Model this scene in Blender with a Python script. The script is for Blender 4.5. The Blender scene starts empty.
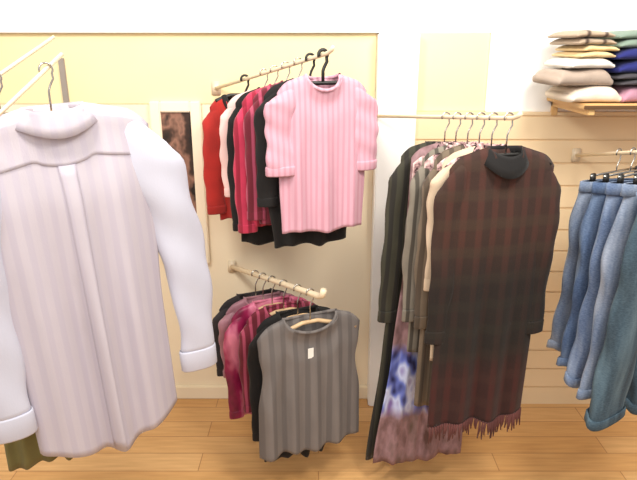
import bpy, bmesh, math, random
from mathutils import Vector, Matrix
C = bpy.context.scene.collection
PI = math.pi
rnd = random.Random(7)

# ------------------------------------------------------------------ camera
TH = math.radians(18.0); F = 600.0; CAMZ = 1.68
def P(px, py, Y):
    """the world point at distance Y into the shop that lies on the ray of photo pixel px, py"""
    r = (px - 318.5) / F; u = (240 - py) / F
    d = Vector((r, math.cos(TH) + u * math.sin(TH), -math.sin(TH) + u * math.cos(TH)))
    return Vector((0, 0, CAMZ)) + d * (Y / d.y)
cd = bpy.data.cameras.new('camera'); cam = bpy.data.objects.new('camera', cd); C.objects.link(cam)
cam.location = (0, 0, CAMZ); cam.rotation_euler = (PI / 2 - TH, 0, 0)
cd.sensor_width = 36; cd.lens = 36 * F / 637; cd.clip_start = .02
bpy.context.scene.camera = cam

# ------------------------------------------------------------------ materials
class NT:
    def __init__(s, name):
        s.m = bpy.data.materials.new(name); s.m.use_nodes = True
        s.t = s.m.node_tree; s.b = s.t.nodes['Principled BSDF']
    def n(s, kind, **kw):
        x = s.t.nodes.new(kind)
        for k, v in kw.items(): setattr(x, k, v)
        return x
    def l(s, a, b): s.t.links.new(a, b)
    def coord(s, scale=(1, 1, 1)):
        tc = s.n('ShaderNodeTexCoord'); mp = s.n('ShaderNodeMapping'); mp.inputs['Scale'].default_value = scale
        s.l(tc.outputs['Object'], mp.inputs['Vector']); return mp.outputs[0]
    def noise(s, scale, vec=None, detail=4):
        x = s.n('ShaderNodeTexNoise'); x.inputs['Scale'].default_value = scale; x.inputs['Detail'].default_value = detail
        if vec is not None: s.l(vec, x.inputs['Vector'])
        return x.outputs['Fac']
    def ramp(s, fac, stops, interp='LINEAR'):
        r = s.n('ShaderNodeValToRGB'); r.color_ramp.interpolation = interp
        e = r.color_ramp.elements
        while len(e) < len(stops): e.new(.5)
        for i, (p, c) in enumerate(stops):
            e[i].position = p; e[i].color = (*c, 1)
        s.l(fac, r.inputs[0]); return r.outputs[0]
    def mix(s, fac, a, b, mode='MIX'):
        x = s.n('ShaderNodeMix', data_type='RGBA', blend_type=mode)
        for v, i in ((fac, 0), (a, 6), (b, 7)):
            if hasattr(v, 'links'): s.l(v, x.inputs[i])
            elif i == 0: x.inputs[0].default_value = v
            else: x.inputs[i].default_value = (*v, 1)
        return x.outputs[2]
    def bump(s, h, st=.3, dist=.002):
        x = s.n('ShaderNodeBump'); x.inputs['Strength'].default_value = st; x.inputs['Distance'].default_value = dist
        s.l(h, x.inputs['Height']); s.l(x.outputs[0], s.b.inputs['Normal'])
    def color(s, c):
        if hasattr(c, 'links'): s.l(c, s.b.inputs['Base Color'])
        else: s.b.inputs['Base Color'].default_value = (*c, 1)

def lin(r, g, b):
    f = lambda c: (c / 255 / 12.92) if c <= 10 else ((c / 255 + .055) / 1.055) ** 2.4
    return (f(r), f(g), f(b))
def sc(c, k): return tuple(min(1, x * k) for x in c)

def plain(name, c, rough=.6, metal=0, var=.06, scale=6):
    m = NT(name); v = m.coord()
    m.color(m.ramp(m.noise(scale, v), [(.3, sc(c, 1 - var)), (.7, sc(c, 1 + var))]))
    m.b.inputs['Roughness'].default_value = rough; m.b.inputs['Metallic'].default_value = metal
    return m.m
def fabric(name, c, c2=None, stripes=0, sheen=.1, var=.1, rough=.9, bump=.35, width=.5):
    """woven or knitted cloth: blotchy dye, a fine weave bump, and vertical stripes where asked"""
    m = NT(name); v = m.coord()
    col = m.ramp(m.noise(9, v), [(.3, sc(c, 1 - var)), (.7, sc(c, 1 + var))])
    if c2:
        w = m.n('ShaderNodeTexWave', wave_type='BANDS', bands_direction='X'); w.inputs['Scale'].default_value = stripes
        w.inputs['Distortion'].default_value = .25; w.inputs['Detail'].default_value = 1
        m.l(v, w.inputs['Vector'])
        f = m.ramp(w.outputs['Fac'], [(width, (0, 0, 0)), (min(1, width + .25), (1, 1, 1))])
        col = m.mix(f, col, c2)
    m.color(col); m.b.inputs['Roughness'].default_value = rough
    m.b.inputs['Sheen Weight'].default_value = sheen
    m.bump(m.noise(260, m.coord((1, 1, .5)), 2), bump, .0015)
    return m.m
def blotch(name, stops, scale=14, stretch=(1, 1, 1), rough=.85, interp='LINEAR'):
    m = NT(name); v = m.coord(stretch)
    m.color(m.ramp(m.noise(scale, v, 3), stops, interp)); m.b.inputs['Roughness'].default_value = rough
    m.bump(m.noise(200, v), .25, .0015); return m.m
def plaid(name):
    m = NT(name); v = m.coord()
    def band(d, s):
        w = m.n('ShaderNodeTexWave', wave_type='BANDS', bands_direction=d); w.inputs['Scale'].default_value = s
        w.inputs['Distortion'].default_value = .15; m.l(v, w.inputs['Vector']); return w.outputs['Fac']
    col = m.mix(m.ramp(band('X', 6), [(.45, (0, 0, 0)), (.8, (1, 1, 1))]), lin(54, 37, 32), lin(70, 43, 37))
    col = m.mix(m.ramp(band('Z', 3.4), [(.5, (0, 0, 0)), (.85, (.45, .45, .45))]), col, lin(66, 54, 44))
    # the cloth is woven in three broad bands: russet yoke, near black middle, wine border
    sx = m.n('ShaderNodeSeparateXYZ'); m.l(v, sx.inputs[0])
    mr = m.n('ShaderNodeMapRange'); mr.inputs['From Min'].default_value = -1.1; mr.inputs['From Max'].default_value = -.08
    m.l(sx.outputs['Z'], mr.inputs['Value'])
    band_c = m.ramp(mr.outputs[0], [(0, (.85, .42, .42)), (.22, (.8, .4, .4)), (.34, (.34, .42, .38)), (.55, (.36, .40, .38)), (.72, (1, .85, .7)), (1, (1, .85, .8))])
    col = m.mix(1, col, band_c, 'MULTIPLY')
    m.color(col); m.b.inputs['Roughness'].default_value = .95; m.b.inputs['Sheen Weight'].default_value = .05
    m.bump(m.noise(180, v), .5, .002); return m.m
def print_dress(name):
    m = NT(name); v = m.coord(); sx = m.n('ShaderNodeSeparateXYZ'); m.l(v, sx.inputs[0])
    base = m.ramp(m.noise(16, m.coord((1, 1, .5))), [(.3, lin(84, 58, 52)), (.5, lin(150, 118, 122)), (.7, lin(98, 80, 72))])
    pr = m.ramp(m.noise(18, m.coord((1, 1, .6)), 1), [(.34, lin(34, 34, 84)), (.44, lin(104, 118, 196)), (.56, lin(196, 206, 238)), (.7, lin(132, 112, 176))])
    mr = m.n('ShaderNodeMapRange'); mr.inputs['From Min'].default_value = -1.3; mr.inputs['From Max'].default_value = -.3
    m.l(sx.outputs['Z'], mr.inputs['Value'])
    k = m.ramp(mr.outputs[0], [(.15, (0, 0, 0)), (.2, (1, 1, 1)), (.42, (1, 1, 1)), (.47, (0, 0, 0))])
    m.color(m.mix(k, base, pr)); m.b.inputs['Roughness'].default_value = .9
    return m.m
def denim(name, c, hi, dark):
    m = NT(name); v = m.coord((5, 5, .7))
    col = m.ramp(m.noise(3.2, v, 3), [(.3, dark), (.48, c), (.68, hi)])
    col = m.mix(.25, col, m.ramp(m.noise(120, m.coord((1, 1, 3)), 2), [(.3, dark), (.7, hi)]))
    m.color(col); m.b.inputs['Roughness'].default_value = .95; m.bump(m.noise(300, m.coord((1, 1, .6)), 2), .4, .0015)
    return m.m
def wood_floor(name):
    m = NT(name); v = m.coord()
    br = m.n('ShaderNodeTexBrick'); br.offset = .4; br.inputs['Scale'].default_value = 1
    br.inputs['Brick Width'].default_value = 1.25; br.inputs['Row Height'].default_value = .115; br.inputs['Mortar Size'].default_value = .002
    br.inputs['Color1'].default_value = (*lin(214, 164, 104), 1); br.inputs['Color2'].default_value = (*lin(226, 182, 126), 1)
    br.inputs['Mortar'].default_value = (*lin(176, 126, 78), 1); m.l(v, br.inputs['Vector'])
    g = m.ramp(m.noise(7, m.coord((.7, 9, 1)), 5), [(.3, (.82, .76, .7)), (.7, (1.0, 1.0, 1.0))])
    m.color(m.mix(1, br.outputs['Color'], g, 'MULTIPLY')); m.b.inputs['Roughness'].default_value = .42
    return m.m

M = dict(
    wall=plain('cream_yellow_paint', lin(247, 232, 203), .8, 0, .03, 1.5),
    white=plain('white_paint', lin(250, 248, 244), .7, 0, .015, 2),
    yellow=plain('yellow_paint', lin(240, 223, 176), .8, 0, .04, 2),
    slat=plain('pale_maple_panel', lin(240, 214, 174), .6, 0, .04, 3),
    floor=wood_floor('oak_planks'),
    board=plain('maple_shelf', lin(222, 180, 120), .5, 0, .08, 4),
    chrome=plain('chrome', lin(190, 186, 180), .25, 1, .05, 4),
    cream_metal=plain('cream_enamel', lin(232, 214, 184), .4, 0, .05, 4),
    black=plain('black_plastic', lin(26, 24, 22), .45, 0, .1, 8),
    cream_frame=plain('cream_frame', lin(248, 234, 208), .6, 0, .03, 5), hwood=plain('beech_hanger', lin(214, 180, 138), .5, 0, .12, 20),
    hpale=plain('pale_hanger', lin(226, 208, 190), .5, 0, .06, 20),
    hclear=plain('grey_plastic', lin(150, 140, 132), .35, 0, .05, 20),
    shirt=fabric('white_cotton', lin(189, 181, 190), lin(184, 176, 188), 9, .05, .025, .85, .2, .45),
    shirt_cool=fabric('white_cotton_cool', lin(196, 197, 212), None, 0, .05, .03, .85, .2),
    pink=fabric('pink_rib_knit', lin(208, 160, 176), lin(200, 146, 162), 16, .1, .05),
    palepink=fabric('pale_pink_jersey', lin(236, 196, 190), None, 0, .2, .08),
    crimson=fabric('crimson_jersey', lin(196, 52, 84), lin(150, 28, 54), 9, .2, .15),
    maroon=fabric('maroon_stripe', lin(104, 22, 40), lin(170, 70, 96), 10, .2, .1, .9, .35, .6),
    red=fabric('red_jersey', lin(166, 34, 28), None, 0, .2, .2),
    blackcloth=fabric('black_jersey', lin(20, 17, 17), None, 0, .05, .2),
    charcoal=fabric('charcoal_jersey', lin(42, 37, 39), None, 0, .05, .2),
    mauve=fabric('mauve_satin', lin(150, 104, 116), None, 0, .2, .2, .5),
    wine=blotch('wine_satin', [(.3, lin(84, 8, 38)), (.48, lin(150, 26, 78)), (.62, lin(222, 130, 158))], 11, (1, 1, .5), .45),  # pale pink blotches are the satin's highlights put into the colour
    grey=fabric('grey_stripe_cloth', lin(114, 107, 104), lin(98, 92, 90), 7, .1, .06),
    olive=fabric('olive_cloth', lin(112, 104, 60), None, 0, .05, .15),
    darkolive=fabric('dark_olive_wool', lin(58, 56, 44), lin(38, 35, 30), 8, .05, .15),
    greywool=fabric('grey_wool', lin(128, 120, 108), lin(74, 68, 60), 10, .1, .15),
    taupe=fabric('taupe_wool', lin(112, 98, 82), lin(80, 68, 56), 8, .1, .15),
    beige=fabric('beige_cloth', lin(206, 184, 158), None, 0, .1, .1),
    leopard=blotch('spotted_fur', [(.40, lin(40, 24, 28)), (.47, lin(190, 150, 150)), (.6, lin(236, 212, 206))], 44, (1, 1, 1), .95),
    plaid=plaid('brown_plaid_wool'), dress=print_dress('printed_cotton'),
    fringe=fabric('wine_fringe', lin(92, 50, 46), None, 0, .05, .25),
    picture=blotch('brown_print', [(.36, lin(22, 17, 15)), (.48, lin(62, 42, 33)), (.56, lin(150, 110, 92)), (.64, lin(34, 25, 21))], 9, (1.2, 1, .8), .5),
    denim1=denim('washed_denim', lin(88, 108, 142), lin(158, 172, 196), lin(46, 62, 96)),
    denim2=denim('mid_denim', lin(70, 92, 128), lin(130, 150, 180), lin(38, 52, 84)),
    denim3=denim('pale_denim', lin(108, 124, 150), lin(176, 186, 204), lin(62, 80, 112)),
    denim4=denim('teal_denim', lin(56, 76, 90), lin(98, 120, 132), lin(32, 44, 56)),
    tag=plain('white_card', lin(240, 238, 232), .6),
    button=plain('shell_button', lin(226, 222, 220), .3),
)

# ------------------------------------------------------------------ mesh helpers
def obj(name, bm, mat, parent=None, smooth=True, thick=0, sub=0):
    bmesh.ops.recalc_face_normals(bm, faces=bm.faces)
    me = bpy.data.meshes.new(name); bm.to_mesh(me); bm.free()
    if smooth:
        for p in me.polygons: p.use_smooth = True
    me.materials.append(mat)
    o = bpy.data.objects.new(name, me); C.objects.link(o)
    if parent: o.parent = parent
    if thick:
        s = o.modifiers.new('thickness', 'SOLIDIFY'); s.thickness = thick; s.offset = -1
    if sub:
        s = o.modifiers.new('subdivision', 'SUBSURF'); s.levels = sub; s.render_levels = sub
    return o
def tag(o, label, cat, group=None):
    o['label'] = label; o['category'] = cat
    if group: o['group'] = group
    return o
def thing(name, label, cat, loc, rz=0, group=None):
    e = bpy.data.objects.new(name, None); C.objects.link(e); e.location = loc; e.rotation_euler = (0, 0, rz)
    e.empty_display_size = .05
    return tag(e, label, cat, group)
def struct(o): o['kind'] = 'structure'; return o
def add_box(bm, a, b, bev=0):
    a, b = Vector(a), Vector(b)
    r = bmesh.ops.create_cube(bm, size=1, matrix=Matrix.Translation((a + b) / 2) @ Matrix.Diagonal((*(abs(v) for v in (b - a)), 1)))
    if bev:
        es = list({e for v in r['verts'] for e in v.link_edges})
        bmesh.ops.bevel(bm, geom=es, offset=bev, segments=2, affect='EDGES')
def box(a, b, bev=0):
    bm = bmesh.new(); add_box(bm, a, b, bev); return bm
def add_tube(bm, pts, r, seg=10, cap=True, flat=1.0):
    """round bar along a polyline; r may be a list; flat squeezes it in y"""
    pts = [Vector(p) for p in pts]; n = len(pts); rings = []
    R = r if isinstance(r, (list, tuple)) else [r] * n
    up = None
    for i, p in enumerate(pts):
        t = (pts[min(i + 1, n - 1)] - pts[max(i - 1, 0)]).normalized()
        if up is None:
            up = Vector((0, 0, 1)) if abs(t.z) < .9 else Vector((0, 1, 0))
        s = t.cross(up).normalized(); w = s.cross(t).normalized(); up = w
        ring = []
        for k in range(seg):
            a = 2 * PI * k / seg; d = s * math.cos(a) * R[i] + w * math.sin(a) * R[i]
            d.y *= flat; ring.append(bm.verts.new(p + d))
        rings.append(ring)
    for a, b in zip(rings, rings[1:]):
        for k in range(seg): bm.faces.new((a[k], a[(k + 1) % seg], b[(k + 1) % seg], b[k]))
    if cap:
        bm.faces.new(rings[0]); bm.faces.new(rings[-1])
    return rings
def tube(*a, **k):
    bm = bmesh.new(); add_tube(bm, *a, **k); return bm

# ------------------------------------------------------------------ the setting
WY = 2.62
def zat(py, Y): return P(318, py, Y).z
FR = zat(33, WY)                                            # the white upper wall starts here
struct(obj('floor', box((-3.2, -1.2, -.05), (3.2, WY + .2, 0)), M['floor'], smooth=False))
struct(obj('wall_back', box((-3.2, WY, 0), (3.2, WY + .15, 2.9)), M['wall'], smooth=False))
struct(obj('trim_1', box((-3.2, WY - .03, FR), (3.2, WY, 2.9), .003), M['white'], smooth=False))     # white frieze board along the wall top
struct(obj('baseboard_back', box((-3.2, WY - .018, 0), (3.2, WY, .07), .004), M['wall'], smooth=False))
x0, x1 = P(377, 100, WY - .08).x, P(417, 100, WY - .08).x
struct(obj('trim_2', box((x0, WY - .085, 0), (x1, WY, FR), .006), M['white'], smooth=False))         # white pilaster
ST = zat(112, WY - .05)
struct(obj('trim_7', box((-3.2, WY - .004, zat(104, WY)), (x0, WY, FR), .002), M['yellow'], smooth=False))     # yellow board along the top of the left wall
x2 = P(487, 80, WY - .03).x
struct(obj('trim_3', box((x1, WY - .03, ST), (x2, WY, FR), .003), M['yellow'], smooth=False))        # yellow panel
struct(obj('trim_4', box((x2, WY - .045, ST), (3.2, WY, FR), .003), M['white'], smooth=False))       # white panel right of it, its left part a spotlight wash painted in
bm = bmesh.new(); prof = []                                 # slotted display boards under it
z = .0; pitch = .10
while z < ST - .001:
    t = min(z + pitch - .008, ST)
    prof += [(WY - .06, z), (WY - .06, t)]
    if t < ST: prof += [(WY - .052, t), (WY - .052, min(z + pitch, ST))]
    z += pitch
prof += [(WY, ST), (WY, 0)]
ra = [bm.verts.new((x1 + .001, y, zz)) for y, zz in prof]; rb = [bm.verts.new((3.2, y, zz)) for y, zz in prof]
for i in range(len(prof)):
    j = (i + 1) % len(prof); bm.faces.new((ra[i], ra[j], rb[j], rb[i]))
bm.faces.new(ra); bm.faces.new(rb)
struct(obj('trim_5', bm, M['slat'], smooth=False))

# ------------------------------------------------------------------ garments
def tri(v, pts):
    for (a, x), (b, y) in zip(pts, pts[1:]):
        if v <= b: 
            t = (v - a) / (b - a) if b > a else 0
            t = t * t * (3 - 2 * t); return x + (y - x) * t
    return pts[-1][1]
HD = .085            # from the rod down to the neck of a garment
def garment(name, label, cat, group, loc, rz, mat, sw=.19, length=.6, hem=.2, waist=None, dep=.03, nw=.055, slope=.32,
            sleeve=.0, sr=.058, sout=.12, cuff=None, collar='round', cmat=None, folds=.009, freq=(2, 5), seed=1,
            tail=0, placket=False, yoke=None, fringe=False, smat=None, scuff=.7, scoop=.05, tagged=False, cw=.006, pleats=0, tilt=0, flat=.42, hd=HD, lsout=None):
    R = random.Random(seed)
    root = thing(name, label, cat, loc, rz, group); root.rotation_euler = (0, math.radians(tilt), rz)
    waist = waist or (sw * .93 + hem * .07)
    ph = [(R.uniform(*freq), R.uniform(0, 6.28), R.uniform(.4, 1)) for _ in range(4)]
    zs = lambda x: -hd - slope * max(0, abs(x) - nw) - 9 * max(0, abs(x) - sw * .72) ** 2 * (.06 / (sw * .28)) 
    def ztop(x, front):
        if abs(x) >= nw: return zs(x)
        q = 1 - (x / nw) ** 2
        return zs(nw) - (scoop if front else scoop * .3) * math.sqrt(max(q, 0)) 
    zh = lambda u: -hd - length + tail * abs(u) ** 2.2 + .006 * math.sin(5 * u + seed)
    def pt(u, v, s):
        """u across -1..1, v from the shoulder 0 to the hem 1, s: -1 front, +1 back"""
        w = tri(v, [(0, sw), (.12, sw * .98), (.3, sw * .92), (.6, waist), (1, hem)])
        x = u * w
        D = tri(v, [(0, .004), (.012 / length, .013), (.045 / length, .017), (.25, max(dep * .9, .017)), (1, dep)])
        if abs(x) < nw and v < .2: D = max(D, .03 * (1 - v / .2))
        edge = math.sqrt(max(0, 1 - abs(u) ** 3))
        amp = folds * min(1, v * 1.6) ** 1.1
        f = sum(a * math.sin(k * u * PI + p + .9 * v * math.sin(p)) for k, p, a in ph) * amp
        f2 = math.sin(ph[0][0] * 1.7 * u * PI + ph[1][1] + s) * amp * .5
        y = s * (D * edge) + f * (.45 + .55 * edge) + f2 * edge
        if pleats and v > .02:
            y += -abs(math.sin(u * pleats * PI)) * .006 * edge * min(1, v * 5) * (-s)
        xx = x + .25 * f
        z0 = ztop(u * sw, s < 0)
        zz = z0 + (zh(u) - z0) * v
        return Vector((xx, y, zz))
    NU, NV = 56, 44
    def us(i):
        t = -1 + 2 * i / NU; return math.sin(t * PI / 2) * .45 + t * .55
    bm = bmesh.new()
    for s in (-1, 1):
        g = [[bm.verts.new(pt(us(i), j / NV, s)) for i in range(NU + 1)] for j in range(NV + 1)]
        for j in range(NV):
            for i in range(NU): bm.faces.new((g[j][i], g[j][i + 1], g[j + 1][i + 1], g[j + 1][i]))
    bmesh.ops.remove_doubles(bm, verts=bm.verts, dist=.0008)
    body = obj('body', bm, mat, root, thick=.0025)
    # sleeves
    if sleeve:
        for s in (-1, 1):
            bm = bmesh.new(); n = 30; seg = 22; rings = []
            a0 = Vector((s * (sw - .035), 0, zs(sw - .035) - .020)); p1, p2 = R.uniform(0, 6), R.uniform(0, 6)
            bend = R.uniform(.25, .6)
            for j in range(n + 1):
                t = j / n; ang = (sout if s > 0 or lsout is None else lsout) * (1 - .8 * max(0, t - .45))
                dd = sleeve * t
                c = a0 + Vector((s * (math.sin(ang) * dd + .018 * min(1, t * 7)), -.02 * bend * t * t * sleeve / .5 + .004 * math.sin(9 * t + p1), -math.cos(ang) * dd))
                rr = tri(t, [(0, .012), (.06, sr * .75), (.16, sr), (.5, sr * .9), (.97, sr * scuff), (1, sr * scuff)])
                ring = []
                for k in range(seg):
                    a = 2 * PI * k / seg
                    wr = 1 + .07 * math.sin(3 * a + 7 * t + p1) * min(1, t * 3) + .06 * math.sin(2 * a - 23 * t + p2) * min(1, t * 4)
                    tilt = -s * .55 * (1 - min(1, t * 5))
                    dx = rr * wr * math.cos(a)
                    ring.append(bm.verts.new(c + Vector((dx, rr * flat * wr * math.sin(a), dx * tilt))))
                rings.append(ring)
            for ra, rb in zip(rings, rings[1:]):
                for k in range(seg): bm.faces.new((ra[k], ra[(k + 1) % seg], rb[(k + 1) % seg], rb[k]))
            bm.faces.new(rings[0])
            cb = None
            if cuff:
                cb = bmesh.new(); cr = []
                for q, (dz, ex) in enumerate(((.012, 1.03), (.006, 1.07), (-cuff, 1.06), (-cuff - .004, 1.0))):
                    cr.append([cb.verts.new(Vector((c.x + (v.co.x - c.x) * ex, c.y + (v.co.y - c.y) * ex, v.co.z + dz))) for v in rings[-1]])
                for ra, rb in zip(cr, cr[1:]):
                    for k in range(seg): cb.faces.new((ra[k], ra[(k + 1) % seg], rb[(k + 1) % seg], rb[k]))
            sl = obj('sleeve', bm, smat or mat, root, thick=.002)
            if cb: obj('cuff', cb, smat or mat, sl, thick=.002)
    cm = cmat or mat
    def neck(a, r=0):
        """the neckline as a loop, a from 0 to 2 pi"""
        x = nw * math.cos(a); front = math.sin(a) < 0
        y = .033 * math.sin(a) * 1.0
        return Vector((x * (1 + r), y * (1 + r), ztop(x * .995, front)))
    if collar == 'round':
        pts = [neck(2 * PI * k / 28) for k in range(29)]
        obj('collar', tube(pts, cw, seg=8, cap=False), cm, root)
    elif collar in ('shirt', 'fur'):
        bm = bmesh.new(); n = 36; rows = []
        big = 1 if collar == 'shirt' else 1.5
        prof = [(0, -.012), (.01, .006), (.05, .013), (.16, .008), (.36 * big, -.012), (.52 * big, -.030 * big)]
        for (r, dz) in prof:
            row = []
            for k in range(n):
                a = 2 * PI * k / n
                fr = max(0, -math.sin(a)) ** 3
                v = neck(a, r)
                v.z = zs(nw) - .012 + (ztop(nw * math.cos(a) * .99, True) - zs(nw)) * (.5 if math.sin(a) < 0 else .1) + dz - fr * (.02 * max(0, r) / .4)
                if collar == 'fur':
                    v += Vector((R.uniform(-1, 1), R.uniform(-1, 1), R.uniform(-1, 1))) * .005
                row.append(bm.verts.new(v))
            rows.append(row)
        for ra, rb in zip(rows, rows[1:]):
            for k in range(n): bm.faces.new((ra[k], ra[(k + 1) % n], rb[(k + 1) % n], rb[k]))
        obj('collar', bm, cm, root, thick=.003)
    def patch(u0, u1, v0, v1, s, off, nu=10, nv=30):
        bm = bmesh.new()
        g = [[bm.verts.new(pt(u0 + (u1 - u0) * i / nu, v0 + (v1 - v0) * j / nv, s) + Vector((0, s * off, 0))) for i in range(nu + 1)] for j in range(nv + 1)]
        for j in range(nv):
            for i in range(nu): bm.faces.new((g[j][i], g[j][i + 1], g[j + 1][i + 1], g[j + 1][i]))
        return bm
    if placket:
        pk = obj('placket', patch(-.075, .075, .10, .995, -1, .003), cm, root, thick=.002)
        for q in range(6):
            p = pt(0, .15 + q * .14, -1) + Vector((0, -.006, 0))
            bm = bmesh.new(); bmesh.ops.create_cone(bm, cap_ends=True, segments=14, radius1=.0055, radius2=.0045, depth=.003,
                                                    matrix=Matrix.Translation(p) @ Matrix.Rotation(PI / 2, 4, 'X'))
            obj('button', bm, M['button'], pk)
    if yoke:
        obj('yoke', patch(-.97, .97, .02, yoke, -1, .003, 40, 12), cm, root, thick=.003)
        if name == 'dress_shirt': obj('pleat', patch(-.09, .09, yoke, .99, -1, .004, 6, 30), mat, root, thick=.003)
    if fringe:
        for q in range(44):
            u = -.97 + 1.94 * q / 43
            for s in (-1,):
                a = pt(u, .995, s); b = a + Vector((R.uniform(-.006, .006), R.uniform(-.004, .004), -R.uniform(.035, .075)))
                obj('fringe_tassel', tube([a, (a + b) / 2 + Vector((R.uniform(-.003, .003), 0, 0)), b], [.004, .0045, .002], seg=6), M['fringe'], root)
    if tagged:
        p = pt(-.05, .13, -1) + Vector((0, -.008, 0))
        t = obj('price_tag', box((p.x - .011, p.y - .001, p.z - .04), (p.x + .011, p.y + .001, p.z), 0), M['tag'], root, smooth=False)
        t['label'] = 'white card price tag'
    return root

def hanger(label, loc, rz, w, slope, mat, group, nw=.055, bar=False, thick=.006, hook=None, rise=0, hd=HD):
    root = thing('clothes_hanger', label, 'hanger', loc, rz, group)
    r = .0155; pts = []
    for k in range(13):
        a = math.radians(205 - 20 * k); pts.append((r * math.cos(a), 0, r * math.sin(a)))
    pts += [(.014, 0, -.022), (.004, 0, -.040), (0, 0, -.052), (0, 0, -hd - .03)]
    obj('hook', tube(pts, .0026 if hook is None else hook, seg=8), M['chrome'] if hook is None else mat, root)
    zz = lambda x: -hd - .026 - slope * max(0, abs(x) - nw) - .16 * max(0, abs(x) - w * .84) - .002 + rise
    n = 24; xs = [-w + 2 * w * i / n for i in range(n + 1)]
    bm = tube([(x, 0, zz(x)) for x in xs], [thick * (1 + .25 * abs(x) / w) for x in xs], seg=10)
    obj('shoulder_bar', bm, mat, root)
    if bar:
        z = zz(w) - .01
        obj('trouser_bar', tube([(-w * .86, 0, zz(w * .86)), (-w * .8, 0, z), (0, 0, z - .002), (w * .8, 0, z), (w * .86, 0, zz(w * .86))], .004, seg=8), mat, root)
    return root

def arm(label, a, b, mat, group, r=.009, stop=.03):
    """a peg from the wall at a out to b, its tip turned up"""
    root = thing('display_arm', label, 'display arm', a, 0, group)
    a, b = Vector(a), Vector(b); d = b - a
    obj('wall_plate', box((-.02, -.01, -.03), (.02, .0, .03), .004), mat, root)
    e = d.normalized()
    obj('rod', tube([(0, -.01, 0), d * .5, d, d + e * .02 + Vector((0, 0, .006)), d + e * .03 + Vector((0, 0, stop))], r, seg=12), mat, root)
    return root

WG = WY   # wall face the left pegs bolt to
def run(a, b, t): return Vector(a) + (Vector(b) - Vector(a)) * t

# ---- upper rack: pink and red tops
A0 = P(245, 84, 2.44); A0.z = 1.552; A1 = P(323, 55, 2.06); A1.z = 1.650
e = (A1 - A0); k = (WG - A0.y) / e.y
arm('cream peg high on the wall carrying the pink and red tops', A0 + e * k, A1 + e * .05, M['cream_metal'], 'pegs holding the hanging clothes', r=.007, stop=.015)
up = [
    dict(t=0.00, m='red', h='black', name='jersey_top', label='red top with wide black neckline at the back of the upper rack', sw=.145, length=.50, hem=.125, sleeve=.42, nw=.085, scoop=.08, cm='blackcloth'),
    dict(t=.28, m='palepink', h='hpale', name='jersey_top', label='pale pink top between the red top and the black one on the upper rack', sw=.145, length=.46, hem=.14, sleeve=.34),
    dict(t=.42, m='blackcloth', h='hpale', name='jersey_top', label='black short top hemmed low behind the crimson top', sw=.150, length=.59, hem=.15, sleeve=.47),
    dict(t=.57, m='crimson', h='hpale', name='jersey_top', label='crimson top in the middle of the upper rack', sw=.165, length=.51, hem=.165, sleeve=.47),
    dict(t=.72, m='maroon', h='hpale', name='jersey_top', label='maroon top with pink stripes second behind the light pink top', sw=.165, length=.50, hem=.155, sleeve=.42),
    dict(t=.86, m='blackcloth', h='black', name='jersey_top', label='black long sleeved top directly behind the light pink top', sw=.166, length=.59, hem=.14, sleeve=.37, collar='shirt', lift=.03),
    dict(t=1.0, m='pink', h='black', name='knit_top', label='light pink ribbed top with short sleeves hanging foremost on the upper rack', sw=.160, length=.535, hem=.152, sleeve=.265),
]
for i, g in enumerate(up):
    p = run(A0, A1, g['t']) + Vector((0, 0, 0)); rz = math.radians(20)
    front = i == len(up) - 1
    garment(g['name'], g['label'], 'top', 'tops on the upper rack', p, rz, M[g['m']], sw=g['sw'], length=g['length'], hem=g['hem'], sleeve=g['sleeve'],
            sr=.056 if front else .045, sout=.06, scuff=.95 if front else .8, dep=.026 if front else .022, seed=11 + i, folds=.005 if front else .006,
            collar=g.get('collar', 'round'), cuff=.018, nw=g.get('nw', .06), hd=.062, scoop=g.get('scoop', .05), cmat=M[g['cm']] if 'cm' in g else None, cw=.013 if 'cm' in g else .006)
    hanger(f"{'black plastic' if g['h']=='black' else 'pale'} hanger carrying the " + g['label'].split(' top')[0] + ' top', p, rz, g['sw'] - .025, .32, M[g['h']], 'hangers on the upper rack', nw=.06,
           hd=.062, thick=.007, hook=(.006 if front else .0045) if g['h'] == 'black' else None, rise=.03 if i == 0 else 0)

# ---- lower rack: grey and wine tops
B0 = P(255, 274, 2.40); B1 = P(310, 293, 1.99)
e = (B1 - B0); k = (WG - B0.y) / e.y
arm('cream peg low down on the wall carrying the grey and wine tops', B0 + e * k, B1 + e * .14, M['cream_metal'], 'pegs holding the hanging clothes', r=.011)
lo = [
    dict(t=0.0, m='charcoal', h='hpale', label='charcoal blouse at the back of the lower rack', sw=.165, length=.34, hem=.16, sleeve=.30),
    dict(t=.16, m='mauve', h='hpale', label='dusky mauve blouse second from the back of the lower rack', sw=.165, length=.32, hem=.15, sleeve=.28),
    dict(t=.34, m='wine', h='hwood', label='shiny wine red blouse in the middle of the lower rack', sw=.175, length=.50, hem=.175, sleeve=.44),
    dict(t=.56, m='maroon', h='hwood', label='dark maroon blouse with pink stripes behind the black blouse', sw=.155, length=.48, hem=.14, sleeve=.38),
    dict(t=.80, m='blackcloth', h='hwood', label='black blouse directly behind the grey top', sw=.165, length=.63, hem=.15, sleeve=.46),
    dict(t=1.0, m='grey', h='hwood', label='grey sleeveless long top hanging foremost on the lower rack', sw=.205, length=.555, hem=.212, sleeve=0),
]
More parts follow.
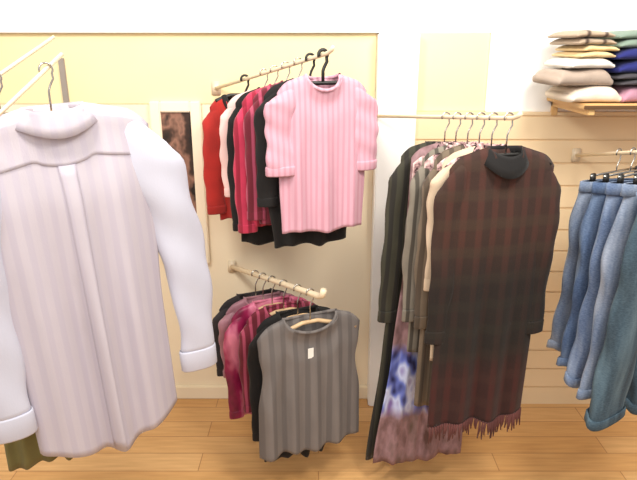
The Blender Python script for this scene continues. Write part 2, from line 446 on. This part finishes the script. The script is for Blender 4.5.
for i, g in enumerate(lo):
    p = run(B0, B1, g['t']); rz = math.radians(24); front = i == len(lo) - 1
    garment('tunic_top' if front else 'blouse', g['label'], 'top', 'tops on the lower rack', p, rz, M[g['m']], sw=g['sw'], length=g['length'], hem=g['hem'], sleeve=g['sleeve'],
            sr=.046, sout=.06, dep=.032 if front else .024, seed=31 + i, folds=.008, nw=.105 if front else .08, scoop=.055, tagged=front, waist=g['sw'] * 1.02 if front else None, cuff=.02)
    hanger(f"{'beech' if g['h']=='hwood' else 'pale'} hanger carrying the " + g['label'].split(' hanging')[0].split(' at the')[0].split(' second')[0].split(' in the')[0].split(' directly')[0].split(' with')[0] + ' on the lower rack', p, rz, g['sw'] - .02, .32, M[g['h']], 'hangers on the lower rack', nw=.03, bar=True, thick=.0075)

# ---- right rack: coats and dresses
D0 = P(446, 117, 2.11); D1 = P(509, 118, 1.84)
e = (D1 - D0); k = (WY - .06 - D0.y) / e.y
arm('cream peg on the slotted boards carrying the coats', D0 + e * k, D1 + e * .06, M['cream_metal'], 'pegs holding the hanging clothes', r=.007, stop=.015)
co = [
    dict(t=0.0, m='darkolive', h='black', n='coat', label='dark olive coat at the back of the coat rack, beside the white column', sw=.155, length=1.28, hem=.185, sleeve=.60),
    dict(t=.2, m='dress', h='hclear', n='dress', label='long mauve dress with blue and lilac print near its hem on the coat rack', sw=.155, length=1.27, hem=.195, sleeve=0, collar='fur', cm='leopard'),
    dict(t=.4, m='greywool', h='hclear', n='coat', label='pale grey striped coat behind the taupe jacket', sw=.155, length=.76, hem=.15, sleeve=.55, collar='fur', cm='leopard'),
    dict(t=.59, m='taupe', h='hwood', n='jacket', label='taupe jacket between the pale grey coat and the beige jacket', sw=.15, length=.95, hem=.15, sleeve=.56, collar='fur', cm='leopard'),
    dict(t=.78, m='beige', h='hwood', n='jacket', label='beige jacket directly behind the dark brown coat', sw=.165, length=.74, hem=.15, sleeve=.40, collar='fur', cm='leopard'),
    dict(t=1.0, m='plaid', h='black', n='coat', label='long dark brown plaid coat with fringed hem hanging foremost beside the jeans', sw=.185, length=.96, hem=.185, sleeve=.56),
]
for i, g in enumerate(co):
    p = run(D0, D1, g['t']); rz = math.radians(16); front = i == len(co) - 1
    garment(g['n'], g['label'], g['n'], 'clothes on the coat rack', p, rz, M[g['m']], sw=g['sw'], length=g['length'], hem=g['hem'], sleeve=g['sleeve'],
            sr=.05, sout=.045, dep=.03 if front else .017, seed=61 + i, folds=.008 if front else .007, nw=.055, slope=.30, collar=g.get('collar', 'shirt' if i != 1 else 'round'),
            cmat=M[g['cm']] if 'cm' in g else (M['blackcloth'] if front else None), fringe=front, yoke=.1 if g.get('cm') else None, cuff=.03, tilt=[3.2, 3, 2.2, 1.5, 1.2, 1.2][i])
    lab = {0: 'black hanger carrying the dark olive coat', 2: 'grey hanger carrying the pale grey coat', 1: 'grey hanger carrying the long printed dress',
           3: 'beech hanger carrying the taupe jacket', 4: 'beech hanger carrying the beige jacket', 5: 'black hanger with chrome hook carrying the dark brown plaid coat'}[i]
    hanger(lab, p, rz, g['sw'] - .02, .30, M[g['h']], 'hangers on the coat rack', thick=.006)

# ---- jeans
def jeans(label, loc, rz, mat, length, seed, hw=.185):
    R = random.Random(seed)
    root = thing('jeans', label, 'jeans', loc, rz, 'jeans on the right rack'); root.rotation_euler = (0, math.radians(5), rz)
    top = -.10; seg = 28; n = 34
    for s in (-1, 1):
        bm = bmesh.new(); rings = []; p1, p2 = R.uniform(0, 6), R.uniform(0, 6)
        lean = R.uniform(-.015, .02)
        for j in range(n + 1):
            t = j / n
            rx = tri(t, [(0, hw * .47), (.25, hw * .54), (.55, hw * .46), (1, hw * .46)])
            ry = tri(t, [(0, .022), (.2, .034), (.6, .032), (1, .030)])
            cx = s * (tri(t, [(0, hw * .47), (.25, hw * .51), (.6, hw * .52), (1, hw * .56)])) + lean * t
            cy = .006 * math.sin(5 * t + p1)
            ring = []
            for q in range(seg):
                a = 2 * PI * q / seg
                wr = 1 + (.08 * math.sin(3 * a + 6 * t + p1) + .07 * math.sin(2 * a - 21 * t + p2)) * min(1, t * 3)
                ring.append(bm.verts.new((cx + rx * wr * math.copysign(abs(math.cos(a)) ** .8, math.cos(a)), cy + ry * wr * math.sin(a), top - .02 - (length - .02) * t + .006 * math.sin(2 * a + p1) * t)))
            rings.append(ring)
        for ra, rb in zip(rings, rings[1:]):
            for q in range(seg): bm.faces.new((ra[q], ra[(q + 1) % seg], rb[(q + 1) % seg], rb[q]))
        lg = obj('leg', bm, mat, root, thick=.003)
        last = rings and None
        bm = bmesh.new(); rx = hw * .46; cx = s * hw * .56 + lean; rr = []      # turned hem
        for dz, ex in ((.03, 1.05), (.026, 1.12), (0, 1.14), (-.005, 1.05)):
            ring = []
            for q in range(seg):
                a = 2 * PI * q / seg
                wr = (1 + (.08 * math.sin(3 * a + 6 + p1) + .07 * math.sin(2 * a - 21 + p2))) * ex
                ring.append(bm.verts.new((cx + rx * wr * math.copysign(abs(math.cos(a)) ** .8, math.cos(a)), .006 * math.sin(5 + p1) + .030 * wr * math.sin(a), top - length + dz + .006 * math.sin(2 * a + p1))))
            rr.append(ring)
        for ra, rb in zip(rr, rr[1:]):
            for q in range(seg): bm.faces.new((ra[q], ra[(q + 1) % seg], rb[(q + 1) % seg], rb[q]))
        obj('hem', bm, mat, lg, thick=.002)
        # back pocket patch
        bm = bmesh.new()
        g = [[bm.verts.new((s * hw * (.22 + .5 * i / 6), -.040 + .012 * ((i - 3) / 3) ** 2, top - .075 - .085 * j / 6 - (.018 * (1 - abs(i - 3) / 3) if j == 6 else 0))) for i in range(7)] for j in range(7)]
        for j in range(6):
            for i in range(6): bm.faces.new((g[j][i], g[j][i + 1], g[j + 1][i + 1], g[j + 1][i]))
        obj('pocket', bm, mat, root, thick=-.006)
    bm = bmesh.new(); rr = []
    for dz, ex in ((-.036, 1.0), (-.034, 1.05), (0, 1.05), (.002, .98)):
        rr.append([bm.verts.new((hw * .99 * ex * math.copysign(abs(math.cos(2 * PI * q / 40)) ** .7, math.cos(2 * PI * q / 40)), .027 * ex * math.sin(2 * PI * q / 40), top + dz)) for q in range(40)])
    for ra, rb in zip(rr, rr[1:]):
        for q in range(40): bm.faces.new((ra[q], ra[(q + 1) % 40], rb[(q + 1) % 40], rb[q]))
    wb = obj('waistband', bm, mat, root, thick=.003)
    for x in (-.7, -.3, .3, .7):
        obj('belt_loop', box((x * hw - .005, -.036, top - .04), (x * hw + .005, -.028, top + .004), .001), mat, wb)
    return root
def clip_hanger(label, loc, rz, w=.15):
    root = thing('clip_hanger', label, 'hanger', loc, rz, 'hangers on the jeans rack')
    pts = []
    for k in range(13):
        a = math.radians(205 - 20 * k); pts.append((.0155 * math.cos(a), 0, .0155 * math.sin(a)))
    pts += [(.014, 0, -.022), (.004, 0, -.04), (0, 0, -.05), (0, 0, -.068)]
    obj('hook', tube(pts, .0026, seg=8), M['chrome'], root)
    obj('bar', tube([(-w, 0, -.068), (0, 0, -.066), (w, 0, -.068)], .004, seg=8), M['chrome'], root)
    for s in (-1, 1):
        bm = bmesh.new()
        add_box(bm, (s * w * .9 - .012, -.006, -.098), (s * w * .9 + .012, .006, -.06), .003)
        obj('clip', bm, M['black'], root)
J0 = P(619, 153, 2.16); J1 = P(686, 150, 1.74)
e = (J1 - J0); k = (WY - .06 - J0.y) / e.y
arm('cream peg on the slotted boards carrying the jeans', J0 + e * k, J1 + e * .1, M['cream_metal'], 'pegs holding the hanging clothes', r=.007)
jl = [('pale blue washed jeans furthest back on the jeans rack, nearest the brown coat', 'denim3', .64), ('mid blue jeans second from the back of the jeans rack', 'denim2', .67),
      ('light blue washed jeans in the middle of the jeans rack', 'denim1', .70), ('faded blue jeans fourth from the back of the jeans rack', 'denim3', .70), ('dull teal blue jeans hanging foremost on the jeans rack', 'denim4', .76)]
jh = ['rearmost hanger on the jeans rack, holding pale blue jeans', 'clip hanger holding the mid blue jeans', 'clip hanger holding the light blue jeans in the middle', 'clip hanger holding the faded blue jeans',
      'foremost hanger on the jeans rack, holding the teal blue jeans']
for i, (lab, mt, ln) in enumerate(jl):
    p = run(J0, J1, i / 4); rz = math.radians(32)
    jeans(lab, p, rz, M[mt], ln, 90 + i); clip_hanger(jh[i], p, rz)

# ---- chrome rack with the white shirt
post = P(-160, 118, 1.34); k1 = P(-6, 119, 1.36); tip = P(62, 54, 1.58)
k2 = P(-14, 84, 1.62); tip2 = P(54, 37, 1.82)
root = thing('garment_rack', 'cream metal garment rack holding the white shirt', 'garment rack', (post.x, post.y, 0))
L = lambda v: Vector(v) - Vector((post.x, post.y, 0))
obj('post', tube([(0, 0, .03), (0, 0, post.z + .02)], .012, seg=14), M['chrome'], root)
bm = bmesh.new()
for a in range(4):
    an = a * PI / 2 + .6; add_tube(bm, [(0, 0, .035), (.33 * math.cos(an), .33 * math.sin(an), .012)], .012, seg=10)
obj('base', bm, M['chrome'], root)
obj('arm', tube([L(post), L(k1), L(tip)], .0055, seg=12), M['cream_metal'], root)
obj('arm', tube([L(post), L(k2), L(tip2)], .0055, seg=12), M['cream_metal'], root)
p = run(k1, tip, .74)
garment('dress_shirt', 'white long sleeved shirt hanging large in front at the left of the wall', 'shirt', None, p, math.radians(35), M['shirt'], sw=.235, length=1.0, hem=.205, waist=.205, dep=.05, nw=.07, slope=.24,
        sleeve=.74, sr=.080, sout=.18, cuff=.055, collar='shirt', folds=.010, freq=(1.5, 4), seed=5, tilt=-3, flat=.6, lsout=.09, tail=.05, yoke=.13, smat=M['shirt_cool'], scuff=.66, scoop=.02)
hanger('wooden hanger carrying the white shirt', p, math.radians(35), .21, .24, M['hwood'], None, nw=.07, thick=.009)
p = run(k2, tip2, .12)
garment('jacket', 'olive green jacket almost hidden behind the white shirt', 'jacket', None, p, math.radians(30), M['olive'], sw=.13, length=1.10, hem=.135, dep=.03, sleeve=0, sr=.045, sout=.03, seed=9, collar='round')
hanger('wooden hanger carrying the olive jacket behind the white shirt', p, math.radians(30), .13, .32, M['hwood'], None)
xx = P(62, 60, WY).x
struct(obj('trim_6', box((xx - .012, WY - .014, .1), (xx + .012, WY, zat(58, WY)), .002), M['hclear'], smooth=False))   # slotted steel strip on the wall

# ---- tall narrow framed picture
Y = WY
a = P(150, 100, Y); b = P(201, 100, Y); zt, zb = zat(101, Y), zat(262, Y)
root = thing('framed_picture', 'tall narrow dark brown picture in a cream frame beside the white shirt', 'picture', ((a.x + b.x) / 2, Y, zb))
w = (b.x - a.x) / 2; h = zt - zb
bm = bmesh.new(); f = .045
for q in (((-w, -.025, 0), (-w + f, 0, h)), ((w - f, -.025, 0), (w, 0, h)), ((-w + f, -.025, 0), (w - f, 0, f)), ((-w + f, -.025, h - f), (w - f, 0, h))): add_box(bm, *q, bev=.004)
obj('frame', bm, M['cream_frame'], root, smooth=False)
obj('print', box((-w + f, -.012, f), (w - f, -.002, h - f)), M['picture'], root, smooth=False)

# ---- shelf with folded clothes
SY0, SY1 = 2.20, WY - .046
sx0, sx1 = P(585, 100, SY0).x, 1.75
sz = zat(104, SY0)
root = thing('shelf', 'pale wooden shelf on the wall under the folded clothes', 'shelf', ((sx0 + sx1) / 2, SY1, sz - .02))
hw = (sx1 - sx0) / 2
obj('board', box((-hw, SY0 - SY1, 0), (hw, 0, .02), .003), M['board'], root, smooth=False)
obj('edge_band', box((-hw, SY0 - SY1 - .004, .002), (hw, SY0 - SY1, .014), .001), plain('dark_edge', lin(96, 66, 36), .5), root, smooth=False)
for x in (P(592, 100, SY0 + .02).x, 1.5):
    bm = bmesh.new(); q = x - (sx0 + sx1) / 2
    add_box(bm, (q - .012, SY0 - SY1 + .01, -.022), (q + .012, 0, 0), .002); add_box(bm, (q - .012, -.02, -.06), (q + .012, 0, -.0), .002)
    obj('bracket', bm, M['board'], root, smooth=False)
def folded(label, px0, px1, y0, y1, mat, seed, Yf=2.205, deep=.30, layers=2):
    """a folded garment lying on the pile: rounded folds along the front, slightly slumped"""
    R = random.Random(seed)
    xa, xb = P(px0, y1, Yf).x, P(px1, y1, Yf).x; za, zb = zat(y1, Yf), zat(y0, Yf)
    root = thing('folded_sweater', label, 'folded clothes', ((xa + xb) / 2, Yf, za), 0, 'folded clothes on the shelf')
    hw = (xb - xa) / 2; th = (zb - za) / layers
    for q in range(layers):
        bm = bmesh.new(); nx, na = 36, 24; rows = []; p1 = R.uniform(0, 6); ins = R.uniform(0, .012); sh = R.uniform(-.012, .012)
        for i in range(nx + 1):
            u = -1 + 2 * i / nx
            tap = max(.25, (1 - abs(u) ** 5)) ** .5
            row = []
            for k in range(na):
                a = 2 * PI * k / na
                cy = math.copysign(abs(math.cos(a)) ** .35, math.cos(a)); cz = math.copysign(abs(math.sin(a)) ** .7, math.sin(a))
                y = deep / 2 + ins / 2 - cy * (deep / 2 - ins / 2) * (1 - .03 * abs(u) ** 3)
                sag = -.0 
                zz = th * (q + .5) + cz * th * .49 * tap + (.10 * th * math.sin(3.1 * u + p1) * (cz > 0) )* (1 - abs(u) ** 4) - (th * .5 * (1 - tap))
                row.append(bm.verts.new((u * (hw - R.uniform(0, .002)) + sh, y + .004 * math.sin(7 * u + p1), max(.0005, zz))))
            rows.append(row)
        for ra, rb in zip(rows, rows[1:]):
            for k in range(na): bm.faces.new((ra[k], ra[(k + 1) % na], rb[(k + 1) % na], rb[k]))
        bm.faces.new(rows[0]); bm.faces.new(rows[-1])
        obj('fold', bm, mat, root)
ftaupe = fabric('greige_knit', lin(172, 154, 140)); fcream = fabric('cream_knit', lin(238, 224, 206)); fwhite = fabric('offwhite_knit', lin(240, 236, 228))
fbrown = fabric('brown_fleck_knit', lin(176, 156, 134), lin(84, 66, 56), 5, .1, .1, .9, .3, .75); fnavy = fabric('navy_knit', lin(34, 40, 112)); fteal = fabric('grey_green_knit', lin(128, 146, 132))
fmauve = fabric('mauve_knit', lin(190, 140, 160)); fdark = fabric('dark_heather_knit', lin(70, 66, 72)); fgold = fabric('sand_knit', lin(230, 202, 150))
folded('cream sweater at the bottom of the pale pile on the shelf', 572, 622, 87, 104, fcream, 1, layers=1)
folded('greige sweater second from the bottom of the pale pile', 562, 618, 69, 87, ftaupe, 2, layers=1)
folded('off-white sweater in the middle of the pale pile on the shelf', 574, 618, 58, 69, fwhite, 3, layers=1)
folded('sand coloured sweater near the top of the pale pile', 583, 618, 45, 58, fgold, 4)
folded('brown flecked sweater on top of the pale pile', 578, 616, 30, 45, fbrown, 5)
folded('mauve pink sweater at the bottom of the dark pile', 624, 690, 86, 104, fmauve, 6, layers=1)
folded('dark heather sweater second from the bottom of the dark pile', 622, 686, 74, 86, fdark, 7)
folded('navy blue sweater lower of the two navy ones in the dark pile', 624, 690, 60, 74, fnavy, 8, layers=1)
folded('navy blue sweater upper of the two navy ones in the dark pile', 622, 690, 48, 60, fnavy, 9, layers=1)
folded('grey green sweater on top of the dark pile', 621, 686, 30, 48, fteal, 10)

# ------------------------------------------------------------------ light
sc_ = bpy.context.scene
w = bpy.data.worlds.new('world'); sc_.world = w; w.use_nodes = True
w.node_tree.nodes['Background'].inputs[0].default_value = (1, .97, .93, 1); w.node_tree.nodes['Background'].inputs[1].default_value = .68
def area(loc, target, size, power, col=(1, .95, .86)):
    l = bpy.data.lights.new('ceiling_lamp', 'AREA'); l.energy = power; l.size = size; l.color = col
    o = bpy.data.objects.new('ceiling_lamp', l); C.objects.link(o); o.location = loc
    o.rotation_euler = (Vector(target) - Vector(loc)).to_track_quat('-Z', 'Y').to_euler()
area((-.9, .9, 2.75), (-.7, 2.5, 1.0), .5, 30)
area((.9, .8, 2.75), (.7, 2.5, 1.0), .5, 34)
area((.35, 1.75, 2.7), (.4, 2.62, 1.6), .3, 9)
area((0, -.6, 2.6), (0, 2.2, .8), 1.2, 30, (1, .97, .94))
vs = sc_.view_settings
vs.view_transform = 'Standard'; vs.look = 'None'; vs.exposure = 0; vs.gamma = 1; vs.use_curve_mapping = False
